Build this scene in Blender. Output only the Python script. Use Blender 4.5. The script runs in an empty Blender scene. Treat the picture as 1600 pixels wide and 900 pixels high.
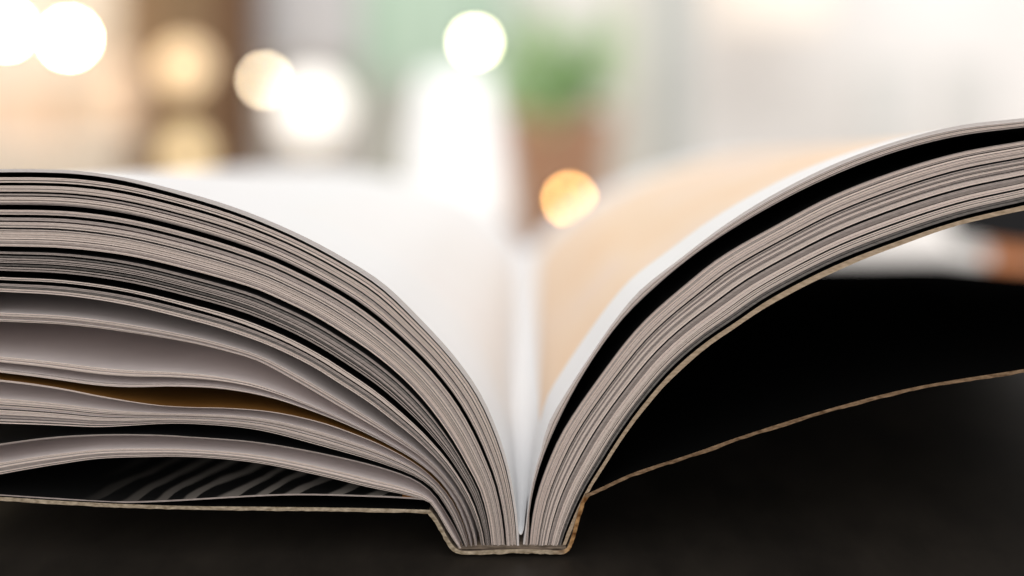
import bpy, bmesh, math, random
from mathutils import Vector, Matrix
random.seed(11)
SC = bpy.context.scene
COL = SC.collection
S = 0.00014          # metres per photo pixel in the plane of the page edges (y = 0)
D = 0.18             # camera distance to that plane
PX, PY = 800.0, 100.0   # vanishing point of the depth axis
TY = 870.0           # pixel row of the table top in that plane
L = 0.245            # length of the book along y
CAMZ = (TY - PY) * S

# ---------------------------------------------------------------- camera, world, lights, exposure
cam = bpy.data.cameras.new('camera')
co = bpy.data.objects.new('camera', cam)
COL.objects.link(co)
SC.camera = co
co.location = (0, -D, CAMZ)
co.rotation_euler = (math.radians(90), 0, 0)
cam.sensor_width = 36.0
cam.lens = 36.0 * D / (1600 * S)
cam.shift_y = -(450 - PY) / 1600.0
cam.clip_start = 0.01
cam.clip_end = 50
cam.dof.use_dof = True
cam.dof.focus_distance = D + 0.0005
cam.dof.aperture_fstop = 1.95

world = bpy.data.worlds.new('World')
SC.world = world
world.use_nodes = True
wb = world.node_tree.nodes['Background']
wb.inputs[0].default_value = (1.0, 0.965, 0.94, 1)
wb.inputs[1].default_value = 1.02

def area(name, loc, target, sx, sy, power, col):
    l = bpy.data.lights.new(name, 'AREA')
    l.shape = 'RECTANGLE'; l.size = sx; l.size_y = sy; l.energy = power; l.color = col
    o = bpy.data.objects.new(name, l); COL.objects.link(o)
    o.location = loc
    o.rotation_euler = (Vector(target) - Vector(loc)).to_track_quat('-Z', 'Y').to_euler()
    return o
area('overhead_fill', (-0.02, 0.42, 0.95), (0, 0.15, 0.05), 0.5, 0.5, 0.6, (0.84, 0.93, 1.0))  # added cool fill from above, brightens page tops and gutter
area('wall_fill', (0.35, 1.0, 1.7), (0.55, 2.3, -0.15), 2.6, 0.5, 34.0, (1.0, 0.985, 0.97))  # added out of view to brighten the background wall

SC.view_settings.view_transform = 'Standard'
SC.view_settings.look = 'None'
SC.view_settings.exposure = 0.0
SC.view_settings.gamma = 1.0
SC.cycles.use_denoising = True
SC.cycles.sample_clamp_indirect = 4.0
SC.cycles.max_bounces = 8
SC.cycles.diffuse_bounces = 5

# ---------------------------------------------------------------- helpers
def tag(o, label=None, cat=None, group=None, kind=None):
    if label: o['label'] = label
    if cat: o['category'] = cat
    if group: o['group'] = group
    if kind: o['kind'] = kind
    return o

def empty(name, loc, label, cat, group=None):
    o = bpy.data.objects.new(name, None); COL.objects.link(o)
    o.location = loc; o.empty_display_size = 0.02
    return tag(o, label, cat, group)

def link(name, me, parent=None):
    o = bpy.data.objects.new(name, me); COL.objects.link(o)
    if parent is not None:
        o.parent = parent
        o.matrix_parent_inverse = Matrix.Identity(4)
    return o

def mat(name, col, rough=0.6, spec=0.3, emit=None, es=0.0):
    m = bpy.data.materials.new(name); m.use_nodes = True
    b = m.node_tree.nodes['Principled BSDF']
    b.inputs['Base Color'].default_value = (*col, 1)
    b.inputs['Roughness'].default_value = rough
    b.inputs['Specular IOR Level'].default_value = spec
    if emit:
        b.inputs['Emission Color'].default_value = (*emit, 1)
        b.inputs['Emission Strength'].default_value = es
    return m

def N(m, t, **kw):
    n = m.node_tree.nodes.new(t)
    for k, v in kw.items(): setattr(n, k, v)
    return n
def LK(m, a, b): m.node_tree.links.new(a, b)

def noisy(name, c0, c1, scale=(40, 40, 40), detail=4, rough=0.6, spec=0.3, bump=0.0, coord='Object', lo=0.3, hi=0.7):
    """two tones of one substance mixed by a noise; optional fine relief"""
    m = mat(name, c0, rough, spec)
    b = m.node_tree.nodes['Principled BSDF']
    tc = N(m, 'ShaderNodeTexCoord'); mp = N(m, 'ShaderNodeMapping')
    mp.inputs['Scale'].default_value = scale
    nz = N(m, 'ShaderNodeTexNoise'); nz.inputs['Detail'].default_value = detail; nz.inputs['Scale'].default_value = 1.0
    cr = N(m, 'ShaderNodeValToRGB')
    cr.color_ramp.elements[0].position = lo; cr.color_ramp.elements[0].color = (*c0, 1)
    cr.color_ramp.elements[1].position = hi; cr.color_ramp.elements[1].color = (*c1, 1)
    LK(m, tc.outputs[coord], mp.inputs[0]); LK(m, mp.outputs[0], nz.inputs[0])
    LK(m, nz.outputs[0], cr.inputs[0]); LK(m, cr.outputs[0], b.inputs['Base Color'])
    if bump:
        bp = N(m, 'ShaderNodeBump'); bp.inputs['Strength'].default_value = bump; bp.inputs['Distance'].default_value = 0.0003
        LK(m, nz.outputs[0], bp.inputs['Height']); LK(m, bp.outputs[0], b.inputs['Normal'])
    return m

# ---------------------------------------------------------------- materials
EDGE_L = noisy('paper_edge_light', (0.77, 0.645, 0.57), (0.88, 0.755, 0.68), (900, 200, 2500), 3, 0.85, 0.15, 0.25)
EDGE_X = noisy('paper_edge_bright', (0.80, 0.735, 0.70), (0.87, 0.82, 0.79), (900, 200, 2500), 3, 0.85, 0.15, 0.2)
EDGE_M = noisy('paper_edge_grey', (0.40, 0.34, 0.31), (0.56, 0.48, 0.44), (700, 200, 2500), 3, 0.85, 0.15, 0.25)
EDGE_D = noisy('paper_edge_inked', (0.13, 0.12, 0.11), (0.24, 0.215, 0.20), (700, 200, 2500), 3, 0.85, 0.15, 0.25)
EDGE_T = noisy('card_edge_tan', (0.40, 0.29, 0.19), (0.68, 0.53, 0.38), (500, 200, 1800), 4, 0.85, 0.15, 0.3)
WHITE = noisy('paper_white', (0.74, 0.75, 0.765), (0.765, 0.77, 0.78), (60, 60, 60), 3, 0.62, 0.25)
INNER = noisy('paper_inside', (0.76, 0.69, 0.675), (0.82, 0.75, 0.735), (60, 60, 60), 3, 0.65, 0.2)
BLACK = noisy('ink_and_shade_black', (0.006, 0.006, 0.006), (0.010, 0.010, 0.011), (90, 90, 90), 3, 0.6, 0.12)
CHAR = noisy('ink_and_shade_charcoal', (0.022, 0.022, 0.023), (0.035, 0.034, 0.034), (90, 90, 90), 3, 0.6, 0.15)
BROWN = noisy('ink_brown', (0.20, 0.085, 0.018), (0.26, 0.12, 0.03), (60, 60, 60), 3, 0.6, 0.2)
BOARD = noisy('board_edge', (0.26, 0.195, 0.125), (0.74, 0.62, 0.46), (600, 200, 1500), 6, 0.9, 0.1, 0.6)
BOARD_B = noisy('board_edge_brown', (0.13, 0.075, 0.04), (0.42, 0.28, 0.17), (600, 200, 1500), 6, 0.9, 0.1, 0.6)
SPINE_O = noisy('board_edge_orange', (0.27, 0.13, 0.045), (0.60, 0.36, 0.17), (300, 200, 700), 6, 0.9, 0.1, 0.6)
def spine_edge():
    """cream raw board, torn and stained orange on its right hand hinge"""
    m = BOARD.copy(); m.name = 'spine_edge'
    b = m.node_tree.nodes['Principled BSDF']
    old = b.inputs['Base Color'].links[0].from_socket
    tc = N(m, 'ShaderNodeTexCoord'); sp = N(m, 'ShaderNodeSeparateXYZ'); LK(m, tc.outputs['Object'], sp.inputs[0])
    mr = N(m, 'ShaderNodeMapRange'); LK(m, sp.outputs[0], mr.inputs['Value'])
    mr.inputs['From Min'].default_value = (862 - 800) * 0.00014; mr.inputs['From Max'].default_value = (892 - 800) * 0.00014
    nz = N(m, 'ShaderNodeTexNoise'); nz.inputs['Scale'].default_value = 700.0; LK(m, tc.outputs['Object'], nz.inputs[0])
    cr = N(m, 'ShaderNodeValToRGB'); e = cr.color_ramp.elements
    e[0].position = 0.35; e[0].color = (0.16, 0.065, 0.02, 1); e[1].position = 0.65; e[1].color = (0.62, 0.36, 0.16, 1)
    LK(m, nz.outputs[0], cr.inputs[0])
    mx = N(m, 'ShaderNodeMix', data_type='RGBA'); LK(m, mr.outputs[0], mx.inputs['Factor'])
    LK(m, old, mx.inputs['A']); LK(m, cr.outputs[0], mx.inputs['B']); LK(m, mx.outputs['Result'], b.inputs['Base Color'])
    return m
SPINE_E = spine_edge()
GLUE = noisy('binding_glue', (0.07, 0.05, 0.035), (0.36, 0.28, 0.21), (260, 200, 1500), 6, 0.7, 0.3, 0.5)
COVER_I = mat('cover_inside_black', (0.005, 0.005, 0.005), 0.9, 0.0)
COVER_O = noisy('cover_outside', (0.012, 0.012, 0.012), (0.02, 0.019, 0.018), (50, 50, 50), 4, 0.45, 0.35)

def picture_page(name, c0, c1, c2, u0, u1, v0, v1):
    """a page with white margins round a pale picture, laid out on the page's own UV"""
    m = mat(name, (0.8, 0.7, 0.6), 0.55, 0.3)
    b = m.node_tree.nodes['Principled BSDF']
    uv = N(m, 'ShaderNodeUVMap'); uv.uv_map = 'UVMap'
    sp = N(m, 'ShaderNodeSeparateXYZ'); LK(m, uv.outputs[0], sp.inputs[0])
    def between(sock, a, c):
        g = N(m, 'ShaderNodeMath', operation='GREATER_THAN'); LK(m, sock, g.inputs[0]); g.inputs[1].default_value = a
        l = N(m, 'ShaderNodeMath', operation='LESS_THAN'); LK(m, sock, l.inputs[0]); l.inputs[1].default_value = c
        k = N(m, 'ShaderNodeMath', operation='MULTIPLY'); LK(m, g.outputs[0], k.inputs[0]); LK(m, l.outputs[0], k.inputs[1])
        return k.outputs[0]
    k = N(m, 'ShaderNodeMath', operation='MULTIPLY')
    LK(m, between(sp.outputs[0], u0, u1), k.inputs[0]); LK(m, between(sp.outputs[1], v0, v1), k.inputs[1])
    nz = N(m, 'ShaderNodeTexNoise'); nz.inputs['Scale'].default_value = 4.0; nz.inputs['Detail'].default_value = 3
    LK(m, uv.outputs[0], nz.inputs[0])
    cr = N(m, 'ShaderNodeValToRGB'); e = cr.color_ramp.elements
    e[0].position = 0.3; e[0].color = (*c0, 1)
    e[1].position = 0.72; e[1].color = (*c2, 1)
    x = e.new(0.5); x.color = (*c1, 1)
    LK(m, nz.outputs[0], cr.inputs[0])
    mx = N(m, 'ShaderNodeMix', data_type='RGBA')
    LK(m, k.outputs[0], mx.inputs['Factor']); mx.inputs['A'].default_value = (0.72, 0.722, 0.73, 1)
    LK(m, cr.outputs[0], mx.inputs['B']); LK(m, mx.outputs['Result'], b.inputs['Base Color'])
    return m
PEACH = picture_page('paper_peach_picture', (0.73, 0.525, 0.355), (0.74, 0.57, 0.42), (0.715, 0.575, 0.485), 0.10, 0.95, 0.068, 0.80)
PAGE = picture_page('paper_pale_picture', (0.72, 0.715, 0.715), (0.73, 0.725, 0.73), (0.725, 0.71, 0.71), 0.13, 0.48, 0.12, 0.78)

def striped_page():
    """fly leaf: black with slanting pale stripes, a little orange at the hinge"""
    m = mat('paper_black_striped', (0.01, 0.01, 0.01), 0.55, 0.2)
    b = m.node_tree.nodes['Principled BSDF']
    tc = N(m, 'ShaderNodeTexCoord'); mp = N(m, 'ShaderNodeMapping')
    mp.inputs['Rotation'].default_value = (0, 0, math.radians(33))
    LK(m, tc.outputs['Object'], mp.inputs[0])
    sp = N(m, 'ShaderNodeSeparateXYZ'); LK(m, mp.outputs[0], sp.inputs[0])
    nz = N(m, 'ShaderNodeTexNoise'); nz.inputs['Scale'].default_value = 55.0
    LK(m, tc.outputs['Object'], nz.inputs[0])
    a = N(m, 'ShaderNodeMath', operation='MULTIPLY_ADD'); LK(m, sp.outputs[0], a.inputs[0]); a.inputs[1].default_value = 150.0
    ns = N(m, 'ShaderNodeMath', operation='MULTIPLY'); LK(m, nz.outputs[0], ns.inputs[0]); ns.inputs[1].default_value = 1.3
    LK(m, ns.outputs[0], a.inputs[2])
    f = N(m, 'ShaderNodeMath', operation='FRACT'); LK(m, a.outputs[0], f.inputs[0])
    cr = N(m, 'ShaderNodeValToRGB'); e = cr.color_ramp.elements
    e[0].position = 0.54; e[0].color = (0.008, 0.008, 0.008, 1)
    e[1].position = 0.66; e[1].color = (0.21, 0.19, 0.17, 1)
    LK(m, f.outputs[0], cr.inputs[0])
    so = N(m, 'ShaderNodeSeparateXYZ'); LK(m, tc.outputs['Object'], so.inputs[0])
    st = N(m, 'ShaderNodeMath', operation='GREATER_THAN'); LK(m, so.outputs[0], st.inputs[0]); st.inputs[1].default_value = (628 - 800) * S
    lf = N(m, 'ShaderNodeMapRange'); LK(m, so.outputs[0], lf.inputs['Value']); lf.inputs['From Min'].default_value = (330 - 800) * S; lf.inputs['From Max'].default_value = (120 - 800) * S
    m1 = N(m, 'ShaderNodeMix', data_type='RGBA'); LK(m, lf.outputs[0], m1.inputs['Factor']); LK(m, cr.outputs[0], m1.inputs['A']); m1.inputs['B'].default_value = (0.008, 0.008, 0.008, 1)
    mx = N(m, 'ShaderNodeMix', data_type='RGBA'); LK(m, st.outputs[0], mx.inputs['Factor']); LK(m, m1.outputs['Result'], mx.inputs['A']); mx.inputs['B'].default_value = (0.55, 0.20, 0.03, 1)
    LK(m, mx.outputs['Result'], b.inputs['Base Color'])
    return m
STRIPED = striped_page()

def leaf_tone(m, lo, hi):
    """each leaf's paper is a shade of its own"""
    b = m.node_tree.nodes['Principled BSDF']
    old = b.inputs['Base Color'].links[0].from_socket
    oi = N(m, 'ShaderNodeObjectInfo'); mr = N(m, 'ShaderNodeMapRange')
    mr.inputs['To Min'].default_value = lo; mr.inputs['To Max'].default_value = hi
    LK(m, oi.outputs['Random'], mr.inputs['Value'])
    hs = N(m, 'ShaderNodeHueSaturation'); LK(m, mr.outputs[0], hs.inputs['Value']); LK(m, old, hs.inputs['Color'])
    LK(m, hs.outputs[0], b.inputs['Base Color'])
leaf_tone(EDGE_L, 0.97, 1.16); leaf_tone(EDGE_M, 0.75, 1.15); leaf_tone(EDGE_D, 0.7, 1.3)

# ---------------------------------------------------------------- the book's section curves
def spline(pts, n):
    """points evenly spaced along a Catmull-Rom curve"""
    P = [Vector(p) for p in pts]
    P = [2 * P[0] - P[1]] + P + [2 * P[-1] - P[-2]]
    out = []
    for i in range(1, len(P) - 2):
        p0, p1, p2, p3 = P[i-1], P[i], P[i+1], P[i+2]
        t0 = 0.0; t1 = t0 + (p1-p0).length ** .5; t2 = t1 + (p2-p1).length ** .5; t3 = t2 + (p3-p2).length ** .5
        for k in range(12):
            t = t1 + (t2 - t1) * k / 12
            a1 = (t1-t)/(t1-t0)*p0 + (t-t0)/(t1-t0)*p1
            a2 = (t2-t)/(t2-t1)*p1 + (t-t1)/(t2-t1)*p2
            a3 = (t3-t)/(t3-t2)*p2 + (t-t2)/(t3-t2)*p3
            b1 = (t2-t)/(t2-t0)*a1 + (t-t0)/(t2-t0)*a2
            b2 = (t3-t)/(t3-t1)*a2 + (t-t1)/(t3-t1)*a3
            out.append((t2-t)/(t2-t1)*b1 + (t-t1)/(t2-t1)*b2)
    out.append(P[-2])
    d = [0.0]
    for a, b in zip(out, out[1:]): d.append(d[-1] + (b-a).length)
    res = []; j = 0
    for k in range(n):
        s = d[-1] * k / (n - 1)
        while j < len(d) - 2 and d[j+1] < s: j += 1
        f = (s - d[j]) / max(1e-9, d[j+1] - d[j])
        res.append(out[j].lerp(out[j+1], min(1, f)))
    return res

NI, NO = 46, 14       # samples inside the picture and beyond it
def master(pts, ext):
    a = spline(pts, NI)
    b = spline([pts[-2], pts[-1]] + ext, 40)
    # keep the part beyond the last traced point
    k = min(range(len(b)), key=lambda i: (b[i] - Vector(pts[-1])).length)
    c = spline([tuple(pts[-1])] + ext, NO + 1)[1:]
    return a + c

LM = [
 (264, master([(811,852),(809,815),(803,772),(795,730),(778,675),(750,613),(710,556),(662,503),(600,443),(540,404),(475,369),(400,336),(350,318),(300,303),(200,278),(125,267),(60,264),(0,264)],
    [(-100,268),(-250,284),(-450,325)])),
 (385, master([(768,852),(763,815),(750,767),(727,722),(710,692),(675,642),(637,599),(587,556),(537,522),(487,492),(437,468),(400,452),(300,423),(200,400),(100,388),(0,385)],
    [(-100,387),(-250,400),(-450,436)])),
 (456, master([(752,852),(747,828),(730,785),(698,735),(654,690),(612,656),(575,628),(525,596),(490,574),(425,542),(350,515),(300,501),(200,477),(100,462),(0,456)],
    [(-100,458),(-250,470),(-450,503)])),
 (503, master([(742,853),(736,826),(719,785),(690,745),(658,715),(604,680),(550,648),(450,590),(400,564),(350,549),(300,537),(200,520),(100,508),(0,503)],
    [(-100,506),(-250,516),(-450,545)])),
 (582, master([(735,853),(728,825),(711,785),(686,750),(650,720),(600,691),(550,667),(500,647),(425,622),(350,608),(275,604),(200,605),(150,602),(100,595),(50,588),(0,582)],
    [(-100,573),(-250,574),(-450,598)])),
 (593, master([(733,853),(726,826),(709,787),(684,754),(650,725),(600,697),(550,676),(500,659),(425,643),(350,637),(300,636),(250,633),(200,626),(150,617),(100,607),(50,599),(0,593)],
    [(-100,584),(-250,586),(-450,608)])),
 (661.5, master([(727,854),(718,832),(700,796),(675,762),(650,745),(600,725),(500,696),(400,671),(300,662),(250,662),(200,665),(150,667),(100,665),(50,663),(0,661.5)],
    [(-100,660),(-250,656),(-450,662)])),
 (693, master([(725,855),(716,834),(698,802),(674,768),(650,750),(600,731),(500,707),(400,690),(300,682),(250,679),(175,678),(100,681),(50,686),(0,693)],
    [(-100,708),(-250,722),(-450,724)])),
 (741, master([(718,857),(706,840),(688,810),(671,785),(637,774),(575,761),(500,743),(400,723),(300,714),(225,714),(150,717),(100,724),(50,732),(0,741)],
    [(-100,754),(-250,761),(-450,758)])),
]
RM = [
 (184, master([(817,852),(821,825),(832,752),(845,705),(857,662),(887,610),(925,552),(962,499),(1000,454),(1062,405),(1125,357),(1200,309),(1300,258),(1400,221),(1500,196),(1600,184.5)],
    [(1720,179),(1880,184),(2050,200),(2200,226)])),
 (199, master([(825,852),(826.5,828),(828,795),(841,737),(866,672),(912,584),(970,502),(1032,441),(1100,387),(1200,325),(1300,275),(1400,237),(1500,212),(1600,199)],
    [(1720,192),(1880,196),(2050,211),(2200,237)])),
 (220, master([(827,852),(829,830),(836,785),(851,737),(878,676),(937,588),(1000,508),(1075,441),(1125,402),(1225,345),(1300,306),(1400,267),(1500,238),(1600,220)],
    [(1720,209),(1880,208),(2050,221),(2200,246)])),
 (319, master([(878,852),(884,834),(899,798),(917,762),(940,725),(967,682),(1000,636),(1050,578),(1100,535),(1150,501),(1200,467),(1300,415),(1400,376),(1500,343),(1600,319)],
    [(1720,300),(1880,288),(2050,289),(2200,306)])),
 (331, master([(885,853),(892,836),(908,800),(925,765),(948,729),(975,688),(1008,643),(1058,587),(1108,544),(1158,510),(1208,477),(1300,429),(1400,388),(1500,354),(1600,331)],
    [(1720,312),(1880,299),(2050,299),(2200,316)])),
]
def curve(M, y):
    for (y0, c0), (y1, c1) in zip(M, M[1:]):
        if y0 <= y <= y1:
            f = (y - y0) / (y1 - y0)
            return [a.lerp(b, f) for a, b in zip(c0, c1)]
    raise ValueError(y)

GX = 816.0
def to3(p, v, flat=0.37):
    """a point of the front section carried back to depth v (0 front, 1 far end): the far end of the book lies flatter"""
    x, y = p
    up = 852.0 - y
    s = 1.0 - flat * (v ** 0.9)
    yy = y if up <= 0 else 852.0 - up * s
    xx = GX + 40 * v + (x - GX) * (1 + 0.07 * v)
    return ((xx - 800) * S, v * L, (TY - yy) * S)

VS = [0, 0.02, 0.06, 0.12, 0.22, 0.36, 0.55, 0.78, 1.0]
def slab(name, top, bot, mats, parent, y0=0.0, flat=0.37, warp=None):
    """a bent sheet between two section curves: faces 0 edges, 1 upper face, 2 under face"""
    n = len(top); vs = VS; V = []; F = []; MI = []; SM = []; UVv = []
    def add(p, u, v):
        x, y, z = to3(warp(p, v) if warp else p, v, flat)
        V.append((x, y + y0 * (1 - v), z)); UVv.append((u, v)); return len(V) - 1
    g = {}
    for key, c in (('t', top), ('b', bot)):
        for i in range(n):
            for k, v in enumerate(vs): g[key, i, k] = add(c[i], i / (n - 1), v)
    left = top[-1][0] < top[0][0]
    def quad(a, b, c, d, m, s):
        F.append((a, b, c, d) if not left else (d, c, b, a)); MI.append(m); SM.append(s)
    for i in range(n - 1):
        for k in range(len(vs) - 1):
            quad(g['t', i, k], g['t', i+1, k], g['t', i+1, k+1], g['t', i, k+1], 1, True)
            quad(g['b', i, k+1], g['b', i+1, k+1], g['b', i+1, k], g['b', i, k], 2, True)
    h = {}
    for i in range(n):
        for k in (0, len(vs) - 1):
            for key, c in (('t', top), ('b', bot)):
                h[key, i, k] = add(c[i], i / (n - 1), vs[k])
    e = len(vs) - 1
    for i in range(n - 1):
        quad(h['b', i, 0], h['b', i+1, 0], h['t', i+1, 0], h['t', i, 0], 0, False)
        quad(h['t', i, e], h['t', i+1, e], h['b', i+1, e], h['b', i, e], 0, False)
    r = {}
    for k, v in enumerate(vs):
        for key, c in (('t', top), ('b', bot)):
            r[key, k] = add(c[-1], 1, v)
    for k in range(e):
        quad(r['t', k], r['b', k], r['b', k+1], r['t', k+1], 0, False)
    me = bpy.data.meshes.new(name); me.from_pydata(V, [], F)
    for m in mats: me.materials.append(m)
    me.polygons.foreach_set('material_index', MI); me.polygons.foreach_set('use_smooth', SM)
    uvl = me.uv_layers.new(name='UVMap')
    for lp in me.loops: uvl.data[lp.index].uv = UVv[lp.vertex_index]
    me.update()
    return link(name, me, parent)

book = empty('open_book', (0, 0, 0), 'thick open paperback lying spine down with its leaves fanned to both sides', 'book')
HALF = noisy('paper_gap_shade', (0.26, 0.235, 0.225), (0.34, 0.31, 0.295), (60, 60, 60), 3, 0.65, 0.2)  # grey under face: shade of the gap put into the paper colour
W, B, C, BR = INNER, BLACK, CHAR, BROWN  # besides print, dark under faces paint shade into the gaps
# (top, bottom, edge, upper face, under face) measured where the leaf leaves the photograph on the left
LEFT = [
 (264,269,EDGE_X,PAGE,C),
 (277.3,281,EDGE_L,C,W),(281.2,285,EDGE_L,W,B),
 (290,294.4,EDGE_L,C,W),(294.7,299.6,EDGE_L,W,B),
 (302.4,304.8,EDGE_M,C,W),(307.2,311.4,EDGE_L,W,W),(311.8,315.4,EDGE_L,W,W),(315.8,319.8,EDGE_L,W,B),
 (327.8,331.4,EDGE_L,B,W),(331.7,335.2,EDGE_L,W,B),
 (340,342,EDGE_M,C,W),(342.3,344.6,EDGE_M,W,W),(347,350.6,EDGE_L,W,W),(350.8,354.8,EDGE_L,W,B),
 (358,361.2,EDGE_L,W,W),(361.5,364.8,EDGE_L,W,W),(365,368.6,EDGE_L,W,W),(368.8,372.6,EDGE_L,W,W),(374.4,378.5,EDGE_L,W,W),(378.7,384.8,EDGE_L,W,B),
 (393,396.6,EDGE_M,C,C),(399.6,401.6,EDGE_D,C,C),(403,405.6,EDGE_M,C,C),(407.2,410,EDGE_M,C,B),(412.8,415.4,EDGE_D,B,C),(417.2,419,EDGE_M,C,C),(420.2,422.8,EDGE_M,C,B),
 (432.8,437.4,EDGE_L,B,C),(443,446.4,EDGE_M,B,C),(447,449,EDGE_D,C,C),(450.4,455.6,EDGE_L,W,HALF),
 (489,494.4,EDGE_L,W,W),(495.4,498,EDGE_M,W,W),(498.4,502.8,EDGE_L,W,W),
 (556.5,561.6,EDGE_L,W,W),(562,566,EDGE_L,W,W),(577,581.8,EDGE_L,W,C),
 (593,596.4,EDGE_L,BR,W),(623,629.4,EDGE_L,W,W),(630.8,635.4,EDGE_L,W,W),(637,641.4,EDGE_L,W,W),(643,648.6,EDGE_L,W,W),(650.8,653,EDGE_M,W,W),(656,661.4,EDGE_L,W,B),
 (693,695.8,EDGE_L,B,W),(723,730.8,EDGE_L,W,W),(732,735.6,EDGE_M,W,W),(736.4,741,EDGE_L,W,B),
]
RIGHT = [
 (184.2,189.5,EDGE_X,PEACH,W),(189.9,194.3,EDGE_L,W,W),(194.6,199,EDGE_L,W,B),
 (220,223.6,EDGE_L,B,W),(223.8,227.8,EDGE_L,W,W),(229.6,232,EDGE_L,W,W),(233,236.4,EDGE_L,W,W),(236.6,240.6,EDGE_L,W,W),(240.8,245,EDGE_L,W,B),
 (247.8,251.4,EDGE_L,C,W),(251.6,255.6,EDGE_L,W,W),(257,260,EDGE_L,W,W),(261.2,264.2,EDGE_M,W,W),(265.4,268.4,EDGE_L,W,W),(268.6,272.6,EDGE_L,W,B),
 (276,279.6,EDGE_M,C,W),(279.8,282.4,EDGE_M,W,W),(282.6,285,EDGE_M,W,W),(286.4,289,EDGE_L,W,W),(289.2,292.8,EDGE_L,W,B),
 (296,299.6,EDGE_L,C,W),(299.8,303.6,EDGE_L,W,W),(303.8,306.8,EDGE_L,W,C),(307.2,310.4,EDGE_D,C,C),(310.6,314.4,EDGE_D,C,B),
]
def closed(t):
    """how far the small gaps between leaves close towards the spine"""
    f = min(1.0, max(0.0, (0.66 - t) / 0.46)); f = f * f * (3 - 2 * f)
    return f
lr = random.Random(5)
def finer(rows):
    """thick bundles become the single sheets they are made of"""
    out = []
    for (a, b, ed, up, dn) in rows:
        k = max(1, round((b - a) / 1.75)) if ed in (EDGE_L, EDGE_M) else 1
        if up in (PEACH, PAGE) or k == 1:
            out.append((a, b, ed, up, dn)); continue
        cut = sorted([a] + [a + (b - a) * (j + lr.uniform(-.22, .22)) / k for j in range(1, k)] + [b])
        for j in range(k):
            g = lr.uniform(0.12, 0.5) if j < k - 1 else 0.0
            e2 = ed if lr.random() > 0.16 else EDGE_M
            out.append((cut[j], cut[j+1] - g, e2, up if j == 0 else lr.choice((W, W, HALF, C)), dn if j == k - 1 else lr.choice((W, W, HALF, C))))  # grey and dark inner faces paint shade lines between sheets
    return out
for M, rows in ((LM, finer(LEFT)), (RM, finer(RIGHT))):
    for i, (a, b, ed, up, dn) in enumerate(rows):
        top, bot = curve(M, a), curve(M, min(b, 385 if a < 385 else b))
        if i + 1 < len(rows):
            nx = rows[i+1][0]; gap = nx - b
            if gap < 7.0 or b == 269:
                nt = curve(M, nx); n = len(bot)
                # some gaps stay open down to the spine, the rest close on the way and open again here and there
                w = lr.uniform(0.5, 0.75) if gap > 4.2 else lr.choice((0.35, 0.6, 0.8, 0.9))
                p1, p2, f1, f2 = lr.uniform(0, 6.3), lr.uniform(0, 6.3), lr.uniform(5, 10), lr.uniform(14, 26)
                am = 0.12 if gap > 2 else 0.34
                q = []
                for k, (p, o) in enumerate(zip(bot, nt)):
                    t = k / (n - 1)
                    c = w * closed(t) + am * (0.65 * math.sin(f1 * t + p1) + 0.35 * math.sin(f2 * t + p2))
                    q.append(p.lerp(o, min(0.93, max(0.0, c))))
                bot = q
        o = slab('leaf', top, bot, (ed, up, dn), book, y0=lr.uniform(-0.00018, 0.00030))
        if up is PEACH: o['label'] = 'top right leaf with a pale peach picture inside white margins'
        elif up is BR: o['label'] = 'leaf with a brown printed upper face'
        elif up is B: o['label'] = 'leaf with a black printed upper face'
gf = spline([(808.5,812),(809.5,828),(813.5,836),(818,828),(820,812)], 16)
gd = spline([(768,670),(790,716),(815,735),(841,712),(862,660)], 16)
def rise(p, v):
    i = min(range(16), key=lambda k: (gf[k] - p).length_squared)
    f = min(1.0, v / 0.12); f = f * f * (3 - 2 * f)
    return p + (gd[i] - gf[i]) * f
slab('gutter_fill', gf, [p + Vector((0, 1.5)) for p in gf], (EDGE_X, WHITE, WHITE), book, y0=0.0002, warp=rise)  # added strip, raised behind the front edge to brighten the gutter
def rough(inner, outer, amt):
    """raw board: its thickness varies along the edge"""
    w = 0.0; out = []
    for p, q in zip(inner, outer):
        w = 0.6 * w + lr.uniform(-amt, amt)
        out.append(p.lerp(q, 1 + w))
    return out
# the tan end leaf under the right hand pages
o = slab('end_leaf', curve(RM, 321), rough(curve(RM, 321), curve(RM, 328.6), 0.07), (EDGE_T, B, B), book, y0=0.0001)
o['label'] = 'thicker tan end leaf below the right hand pages'

# ---- covers: thick boards bent at their hinges
def offset(pts, t):
    out = []
    for i, p in enumerate(pts):
        a = pts[max(0, i-1)]; b = pts[min(len(pts)-1, i+1)]
        d = (b - a).normalized()
        out.append(p + Vector((-d.y, d.x)) * t)
    return out
lc = spline([(671,796),(640,795),(560,793),(400,791),(300,790),(200,787),(100,782),(0,775.5),(-100,770),(-250,764),(-470,756)], 150)
slab('back_cover', lc, rough(lc, offset(lc, -6.0), 0.09), (BOARD, COVER_I, COVER_O), book, y0=-0.0002)['label'] = 'black back cover board with a raw cream edge, lying left'
rc = spline([(914,772),(930,765),(987,739),(1075,710),(1162,679.5),(1294,638.5),(1425,605),(1600,576),(1750,551),(1900,528),(2070,502),(2240,480)], 170)
slab('front_cover', rc, rough(rc, offset(rc, 5.6), 0.12), (BOARD_B, COVER_I, COVER_O), book, y0=-0.0002, flat=0.92)['label'] = 'black front cover board with a raw brown edge, rising right'
# fly leaf above the left cover
fl = spline([(672,781),(640,778),(575,775),(467,772.5),(400,774.5),(340,778),(250,783),(180,784.5),(100,780),(0,773.8),(-100,768),(-250,762),(-450,754)], 44)
slab('fly_leaf', fl, offset(fl, -2.4), (EDGE_M, STRIPED, B), book, y0=0.0003)['label'] = 'thin black fly leaf with slanting pale stripes'

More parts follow.
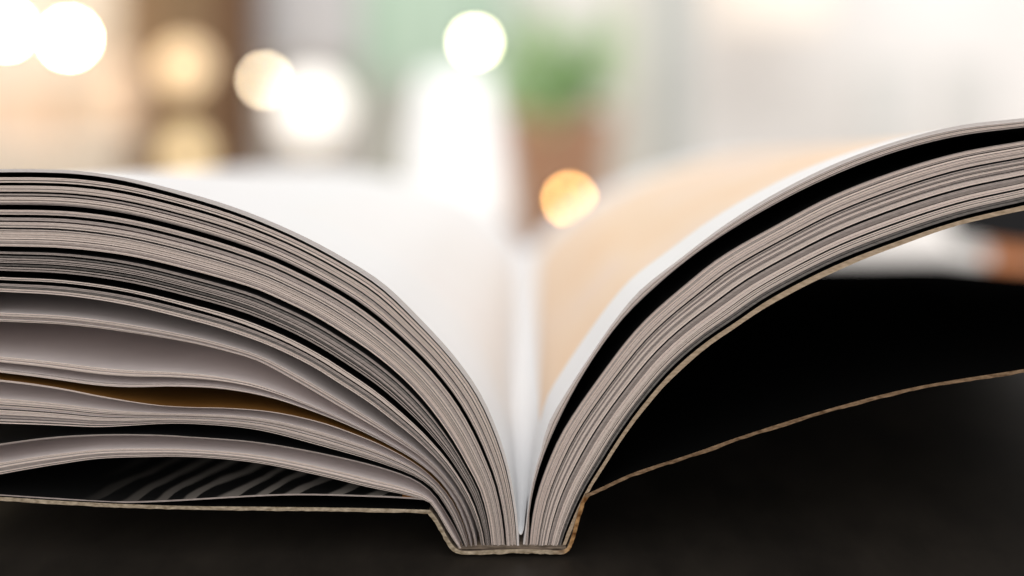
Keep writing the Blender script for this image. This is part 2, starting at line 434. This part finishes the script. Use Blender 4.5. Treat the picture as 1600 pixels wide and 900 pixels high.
def strip(name, inner, th, mats, split=None, y0=-0.00015):
    outer = offset(inner, th); w = 0.0
    # ragged board: the thickness varies a little
    for i, p in enumerate(outer):
        w = 0.55 * w + random.uniform(-0.11, 0.11)
        outer[i] = inner[i].lerp(p, 1 + w)
    return slab(name, inner, outer, mats, book, y0=y0)
sp_ = spline([(671,795.5),(680,806),(690,822),(703,845),(715,858),(728,860.5),(775,858.5),(812,857.6),(850,858.6),(874,859.6),(885,856),(891,843),(898,818),(904,796),(909,781),(917,770)], 90)
strip('spine', sp_, 6.2, (SPINE_E, GLUE, COVER_O))
gl = spline([(715,853),(760,852.5),(812,851.5),(850,852),(884,852)], 24)
slab('glue_line', gl, offset(gl, 5.5), (GLUE, GLUE, GLUE), book, y0=0.0001)

# ---------------------------------------------------------------- table
def box(bm, x0, x1, y0, y1, z0, z1, bev=0.0):
    r = bmesh.ops.create_cube(bm, size=1)
    vs = r['verts']
    for v in vs:
        v.co = Vector((x0 + (v.co.x + .5) * (x1-x0), y0 + (v.co.y + .5) * (y1-y0), z0 + (v.co.z + .5) * (z1-z0)))
    if bev:
        ed = list({e for v in vs for e in v.link_edges})
        bmesh.ops.bevel(bm, geom=ed, offset=bev, segments=3, affect='EDGES', profile=0.5)
def bobj(name, bm, m, parent=None, smooth=False):
    bmesh.ops.recalc_face_normals(bm, faces=bm.faces)
    me = bpy.data.meshes.new(name); bm.to_mesh(me); bm.free()
    me.materials.append(m)
    if smooth: me.polygons.foreach_set('use_smooth', [True] * len(me.polygons))
    return link(name, me, parent)
TABLE = noisy('table_dark', (0.003, 0.003, 0.003), (0.052, 0.043, 0.034), (9, 6, 9), 8, 0.5, 0.2, 0.05, lo=0.30, hi=0.80)
for n in TABLE.node_tree.nodes:
    if n.type == 'TEX_NOISE': n.inputs['Detail'].default_value = 14; n.inputs['Roughness'].default_value = 0.74
bm = bmesh.new(); box(bm, -0.75, 0.75, -0.45, L + 0.012, -0.03, 0.0, 0.003)
tag(bobj('table_top', bm, TABLE), 'dark matt table top that the open book lies on', 'table')

# ---------------------------------------------------------------- blurred background
def at(px, py, Z):
    """a point of the room at distance Z from the camera"""
    k = S * Z / D
    return Vector(((px - 800) * k, Z - D, CAMZ - (py - PY) * k))
def lathe(prof, seg=24):
    bm = bmesh.new(); rings = []
    for r, z in prof:
        rings.append([bm.verts.new((r * math.cos(2*math.pi*i/seg), r * math.sin(2*math.pi*i/seg), z)) for i in range(seg)])
    for a, b in zip(rings, rings[1:]):
        for i in range(seg): bm.faces.new((a[i], a[(i+1) % seg], b[(i+1) % seg], b[i]))
    bm.faces.new(rings[0][::-1]); bm.faces.new(rings[-1])
    return bm
def globe(r, squash=1.0, seg=20):
    return lathe([(max(1e-4, r * math.sin(math.pi * k / 14)), -r * squash * math.cos(math.pi * k / 14)) for k in range(15)], seg)

WALL = noisy('wall_paint', (0.80, 0.775, 0.755), (0.83, 0.81, 0.79), (3, 3, 3), 3, 0.8, 0.2)
bm = bmesh.new(); box(bm, -2.4, 2.6, 2.30, 2.40, -0.9, 2.2)
tag(bobj('wall', bm, WALL), kind='structure')

FLOOR = noisy('floor_pale', (0.62, 0.58, 0.53), (0.70, 0.66, 0.61), (4, 4, 4), 4, 0.6, 0.3)
bm = bmesh.new(); box(bm, -2.4, 2.6, 0.1, 2.30, -0.95, -0.90)
tag(bobj('floor', bm, FLOOR), kind='structure')
def panel(name, px0, px1, py0, py1, Z, th, m, label, cat):
    a = at(px0, py1, Z); b = at(px1, py0, Z)
    bm = bmesh.new(); box(bm, a.x, b.x, a.y, a.y + th, a.z, b.z, 0.004)
    return tag(bobj(name, bm, m), label, cat)
WOOD_D = noisy('wood_dark', (0.07, 0.033, 0.014), (0.13, 0.065, 0.03), (30, 30, 4), 5, 0.5, 0.3)
WOOD_L = noisy('wood_light', (0.20, 0.12, 0.062), (0.29, 0.185, 0.10), (30, 30, 4), 5, 0.5, 0.3)
WOOD_M = noisy('wood_tan', (0.22, 0.145, 0.08), (0.31, 0.21, 0.12), (30, 30, 4), 5, 0.5, 0.3)
CREAM = noisy('cream_panel', (0.86, 0.73, 0.57), (0.90, 0.80, 0.67), (6, 6, 6), 3, 0.6, 0.2)
GREYP = noisy('grey_panel', (0.42, 0.415, 0.425), (0.50, 0.495, 0.505), (6, 6, 6), 3, 0.6, 0.2)
GREYD = noisy('grey_post_paint', (0.36, 0.37, 0.33), (0.42, 0.43, 0.39), (6, 6, 6), 3, 0.6, 0.2)
GREYD2 = noisy('pillar_side_shade', (0.44, 0.455, 0.435), (0.50, 0.515, 0.495), (6, 6, 6), 3, 0.6, 0.2)
MINT = noisy('mint_curtain', (0.33, 0.46, 0.355), (0.50, 0.60, 0.52), (14, 14, 2), 3, 0.8, 0.1)
STONE = noisy('stone_pillar', (0.58, 0.565, 0.51), (0.64, 0.625, 0.57), (6, 6, 6), 3, 0.7, 0.2)
panel('cabinet_panel', -420, 222, -260, 560, 2.15, 0.04, CREAM, 'warm cream panel behind the two brightest bulbs at far left', 'panel')
panel('wooden_post', 188, 244, -260, 620, 2.05, 0.05, WOOD_L, 'pale brown wooden post left of the amber globes', 'post')
panel('wooden_post', 326, 396, -260, 620, 2.05, 0.05, WOOD_D, 'dark brown wooden post right of the amber globes', 'post')
panel('wooden_board', 244, 326, -200, 620, 2.12, 0.03, WOOD_M, 'tan wooden board between the two posts', 'board')
panel('board', 388, 560, -260, 95, 2.15, 0.04, GREYP, 'plain light grey panel above the cream bulb', 'board')
panel('curtain', 558, 800, -260, 150, 2.18, 0.03, MINT, 'pale mint curtain behind the single white bulb', 'curtain')
panel('grey_post', 580, 632, 120, 600, 2.10, 0.04, GREYD, 'slim grey post left of the tapered white object', 'post')
panel('pillar', 955, 1022, -260, 620, 1.95, 0.12, STONE, 'pale stone pillar right of the potted plant', 'pillar')
PEACH_GLOW = noisy('peach_glow_panel', (0.86, 0.77, 0.68), (0.90, 0.81, 0.72), (6, 6, 6), 3, 0.6, 0.2)
GREYW = noisy('grey_white_panel', (0.60, 0.595, 0.57), (0.64, 0.63, 0.61), (6, 6, 6), 3, 0.6, 0.2)
panel('board', 1110, 1300, -260, 45, 2.24, 0.02, PEACH_GLOW, 'added pale peach board for a warm glow high on the white wall', 'board')  # warm glow on the wall, put into a board's colour
panel('board', 1345, 1430, 105, 300, 2.24, 0.02, GREYW, 'faint grey board on the white wall, left of two', 'board')
panel('board', 1480, 1550, 100, 300, 2.24, 0.02, GREYW, 'faint grey board on the white wall, right of two', 'board')

CARD = noisy('cardboard', (0.76, 0.56, 0.41), (0.80, 0.62, 0.47), (12, 12, 12), 3, 0.8, 0.1)
panel('box', -30, 78, 138, 225, 1.98, 0.08, CARD, 'peach brown carton at the left edge below the bulbs', 'box')
panel('box', 150, 204, 95, 200, 1.98, 0.08, CARD, 'narrow peach brown carton beside the pale wooden post', 'box')
panel('shelf', -420, 196, 222, 240, 1.97, 0.16, mat('shelf_white', (0.78, 0.74, 0.68), 0.5), 'white shelf that carries the two cartons', 'shelf')
panel('grey_post', 1024, 1084, -260, 620, 1.97, 0.10, GREYD2, 'broad grey right side face of the stone pillar, shade in its colour', 'post')  # side face of the pillar, its shade painted into the grey
panel('backdrop', 1180, 1700, 335, 620, 1.7, 0.3, mat('backdrop_white', (0.86, 0.84, 0.82), 0.5), 'white counter added to brighten the gap below the right hand pages', 'backdrop')  # added white block, makes the strip under the pages brighter
# ---- hanging bulbs
BRASS = mat('brass', (0.55, 0.40, 0.18), 0.35, 0.5); CORD = mat('cord_black', (0.03, 0.03, 0.03), 0.7, 0.2)
def bulb(px, py, Z, r, col, es, label, drop=0.5, group='glowing bulbs hanging in the background'):
    p = at(px, py, Z)
    t = empty('hanging_bulb', p, label, 'light bulb', group)
    g = bobj('glass_globe', globe(r), mat('bulb_glow', (0.9, 0.85, 0.8), 0.3, 0.3, col, es), t, True)
    bm = lathe([(r*.30, r*.92), (r*.42, r*1.0), (r*.42, r*1.6), (r*.2, r*1.75)], 16); bobj('socket', bm, BRASS, t, True)
    bm = lathe([(0.0015, r*1.74), (0.0015, drop)], 8); bobj('cord', bm, CORD, t, True)
    return t
bulb(108, 60, 1.55, 0.016, (1.0, 0.80, 0.50), 130, 'brightest warm white bulb, second from the left edge')
bulb(8, 45, 1.60, 0.017, (1.0, 0.80, 0.50), 110, 'warm white bulb cut by the left edge')
bulb(413, 125, 1.50, 0.0065, (1.0, 0.82, 0.55), 48, 'small cream bulb in front of the big white globe')
bulb(742, 66, 1.70, 0.0085, (1.0, 0.90, 0.62), 60, 'single white bulb between the curtain and the plant')
bulb(890, 312, 1.35, 0.0055, (1.0, 0.50, 0.15), 70, 'small orange bulb low in front of the plant pot', 0.25)

def globe_lamp(px, py, Z, r, col, es, base, label, sq=1.0):
    p = at(px, py, Z)
    t = empty('globe_lamp', p, label, 'lamp', 'round globe lamps in the background')
    bobj('shade', globe(r, sq), mat('globe_glow', base, 0.4, 0.3, col, es), t, True)
    bobj('stem', lathe([(0.006, -r*sq*.98), (0.006, -r*sq*1.5), (0.03, -r*sq*1.55), (0.03, -r*sq*1.62)], 16), BRASS, t, True)
globe_lamp(288, 104, 1.75, 0.048, (1.0, 0.76, 0.50), 0.95, (0.7, 0.5, 0.28), 'amber globe lamp between the two wooden posts, upper one')
globe_lamp(292, 240, 1.80, 0.044, (1.0, 0.76, 0.46), 0.8, (0.7, 0.55, 0.3), 'amber globe lamp between the two wooden posts, lower one')
globe_lamp(488, 172, 1.85, 0.082, (1.0, 0.94, 0.86), 0.75, (0.9, 0.88, 0.85), 'large white globe lamp beside the dark post')

# ---- tapered white object, brightened by an added glow
p = at(712, 250, 1.45); k = S * 1.45 / D
t = empty('tapered_object', p, 'tall tapered white object with an added soft glow', 'lamp')
bobj('shade', lathe([(52*k, 135*k), (50*k, 137*k), (58*k, 110*k), (70*k, 40*k), (78*k, -60*k), (80*k, -110*k), (78*k, -112*k)][0:1] + [(58*k, 110*k), (70*k, 40*k), (78*k, -60*k), (80*k, -110*k)], 28),
     mat('added_glow', (0.88, 0.88, 0.88), 0.6, 0.2, (0.97, 0.98, 1.0), 0.34), t, True)  # emission added to make the white body bright
bobj('foot', lathe([(8*k, -111*k), (8*k, -230*k), (50*k, -232*k), (50*k, -240*k)], 20), BRASS, t, True)

# ---- potted plant
LEAFM = noisy('leaf_green', (0.26, 0.46, 0.17), (0.46, 0.64, 0.34), (30, 30, 30), 3, 0.55, 0.3)
POT = noisy('terracotta', (0.38, 0.20, 0.12), (0.46, 0.28, 0.18), (20, 20, 20), 4, 0.8, 0.2)
STEM = mat('stem', (0.12, 0.10, 0.04), 0.7); SOIL = mat('soil', (0.03, 0.02, 0.015), 0.95)
Z = 1.75; k = S * Z / D
p = at(872, 190, Z)
t = empty('potted_plant', p, 'bushy green plant in a brown terracotta pot', 'plant')
bobj('pot', lathe([(50*k, -300*k), (52*k, -302*k), (76*k, -60*k), (84*k, -14*k), (90*k, -10*k), (90*k, 14*k), (80*k, 14*k), (78*k, 4*k)], 28), POT, t, True)
bobj('soil', lathe([(77*k, 4*k), (76*k, 6*k), (30*k, 10*k), (1*k, 11*k)], 20), SOIL, t, True)
bm = bmesh.new(); rs = random.Random(4)
tips = []
for i in range(30):
    a = rs.uniform(0, 6.28); r = rs.uniform(20, 112) * k; h = rs.uniform(30, 165) * k
    tips.append(Vector((r * math.cos(a), r * math.sin(a), h)))
    prev = Vector((r*.2*math.cos(a), r*.2*math.sin(a), 8*k))
    nx = Vector((1, 0, 0)) * 1.6*k; ny = Vector((0, 1, 0)) * 1.6*k
    ra = [bm.verts.new(prev + d) for d in (nx, ny, -nx, -ny)]
    for s in (0.5, 1.0):
        q = Vector((r*(.2+.8*s*s)*math.cos(a), r*(.2+.8*s*s)*math.sin(a), 8*k + (h-8*k)*s))
        rb = [bm.verts.new(q + d*(1-.6*s)) for d in (nx, ny, -nx, -ny)]
        for j in range(4): bm.faces.new((ra[j], ra[(j+1) % 4], rb[(j+1) % 4], rb[j]))
        ra = rb
bobj('stems', bm, STEM, t)
bm = bmesh.new()
for q in tips:
    for j in range(26):
        c = q * rs.uniform(.55, 1.05) + Vector((rs.gauss(0, 15), rs.gauss(0, 15), rs.gauss(0, 13))) * k
        d = Vector((rs.gauss(0, 1), rs.gauss(0, 1), rs.gauss(0.2, .7))).normalized()
        n = d.cross(Vector((rs.gauss(0, 1), rs.gauss(0, 1), 1))).normalized(); s = rs.uniform(9, 17) * k
        up = d.cross(n) * s * .16
        v = [bm.verts.new(x) for x in (c - d*s, c - d*s*.2 + n*s*.42 + up, c + d*s*.5 + n*s*.28 + up, c + d*s, c + d*s*.5 - n*s*.28 + up, c - d*s*.2 - n*s*.42 + up)]
        bm.faces.new((v[0], v[1], v[2], v[3])); bm.faces.new((v[0], v[3], v[4], v[5]))
bobj('foliage', bm, LEAFM, t)

# ---- seen through the gap under the right hand pages
DARK = mat('dark_fabric', (0.012, 0.012, 0.013), 0.8, 0.2)
RUST = noisy('rust_fabric', (0.82, 0.32, 0.14), (0.88, 0.40, 0.20), (20, 20, 20), 3, 0.85, 0.1)
Z = 0.62; k = S * Z / D
p = at(1680, 480, Z)
t = empty('chair', p, 'dark chair with a rust red lower rail beyond the table at right', 'chair')
bm = bmesh.new(); box(bm, -185*k, 130*k, 0, 0.018, 100*k, 190*k, 0.006)
for v in bm.verts: v.co.z -= (v.co.x + 185*k) * -0.0 + max(0, v.co.x + 185*k) * 0.16 * (1 if v.co.z < 140*k else 0)
bobj('backrest', bm, DARK, t)
bm = bmesh.new(); box(bm, -120*k, 120*k, 0.004, 0.02, 45*k, 98*k, 0.006); bobj('lower_rail', bm, RUST, t)
for xx in (-70, 118):
    bm = bmesh.new(); box(bm, xx*k, (xx+22)*k, 0.021, 0.04, -260*k, 188*k, 0.004); bobj('post', bm, DARK, t)
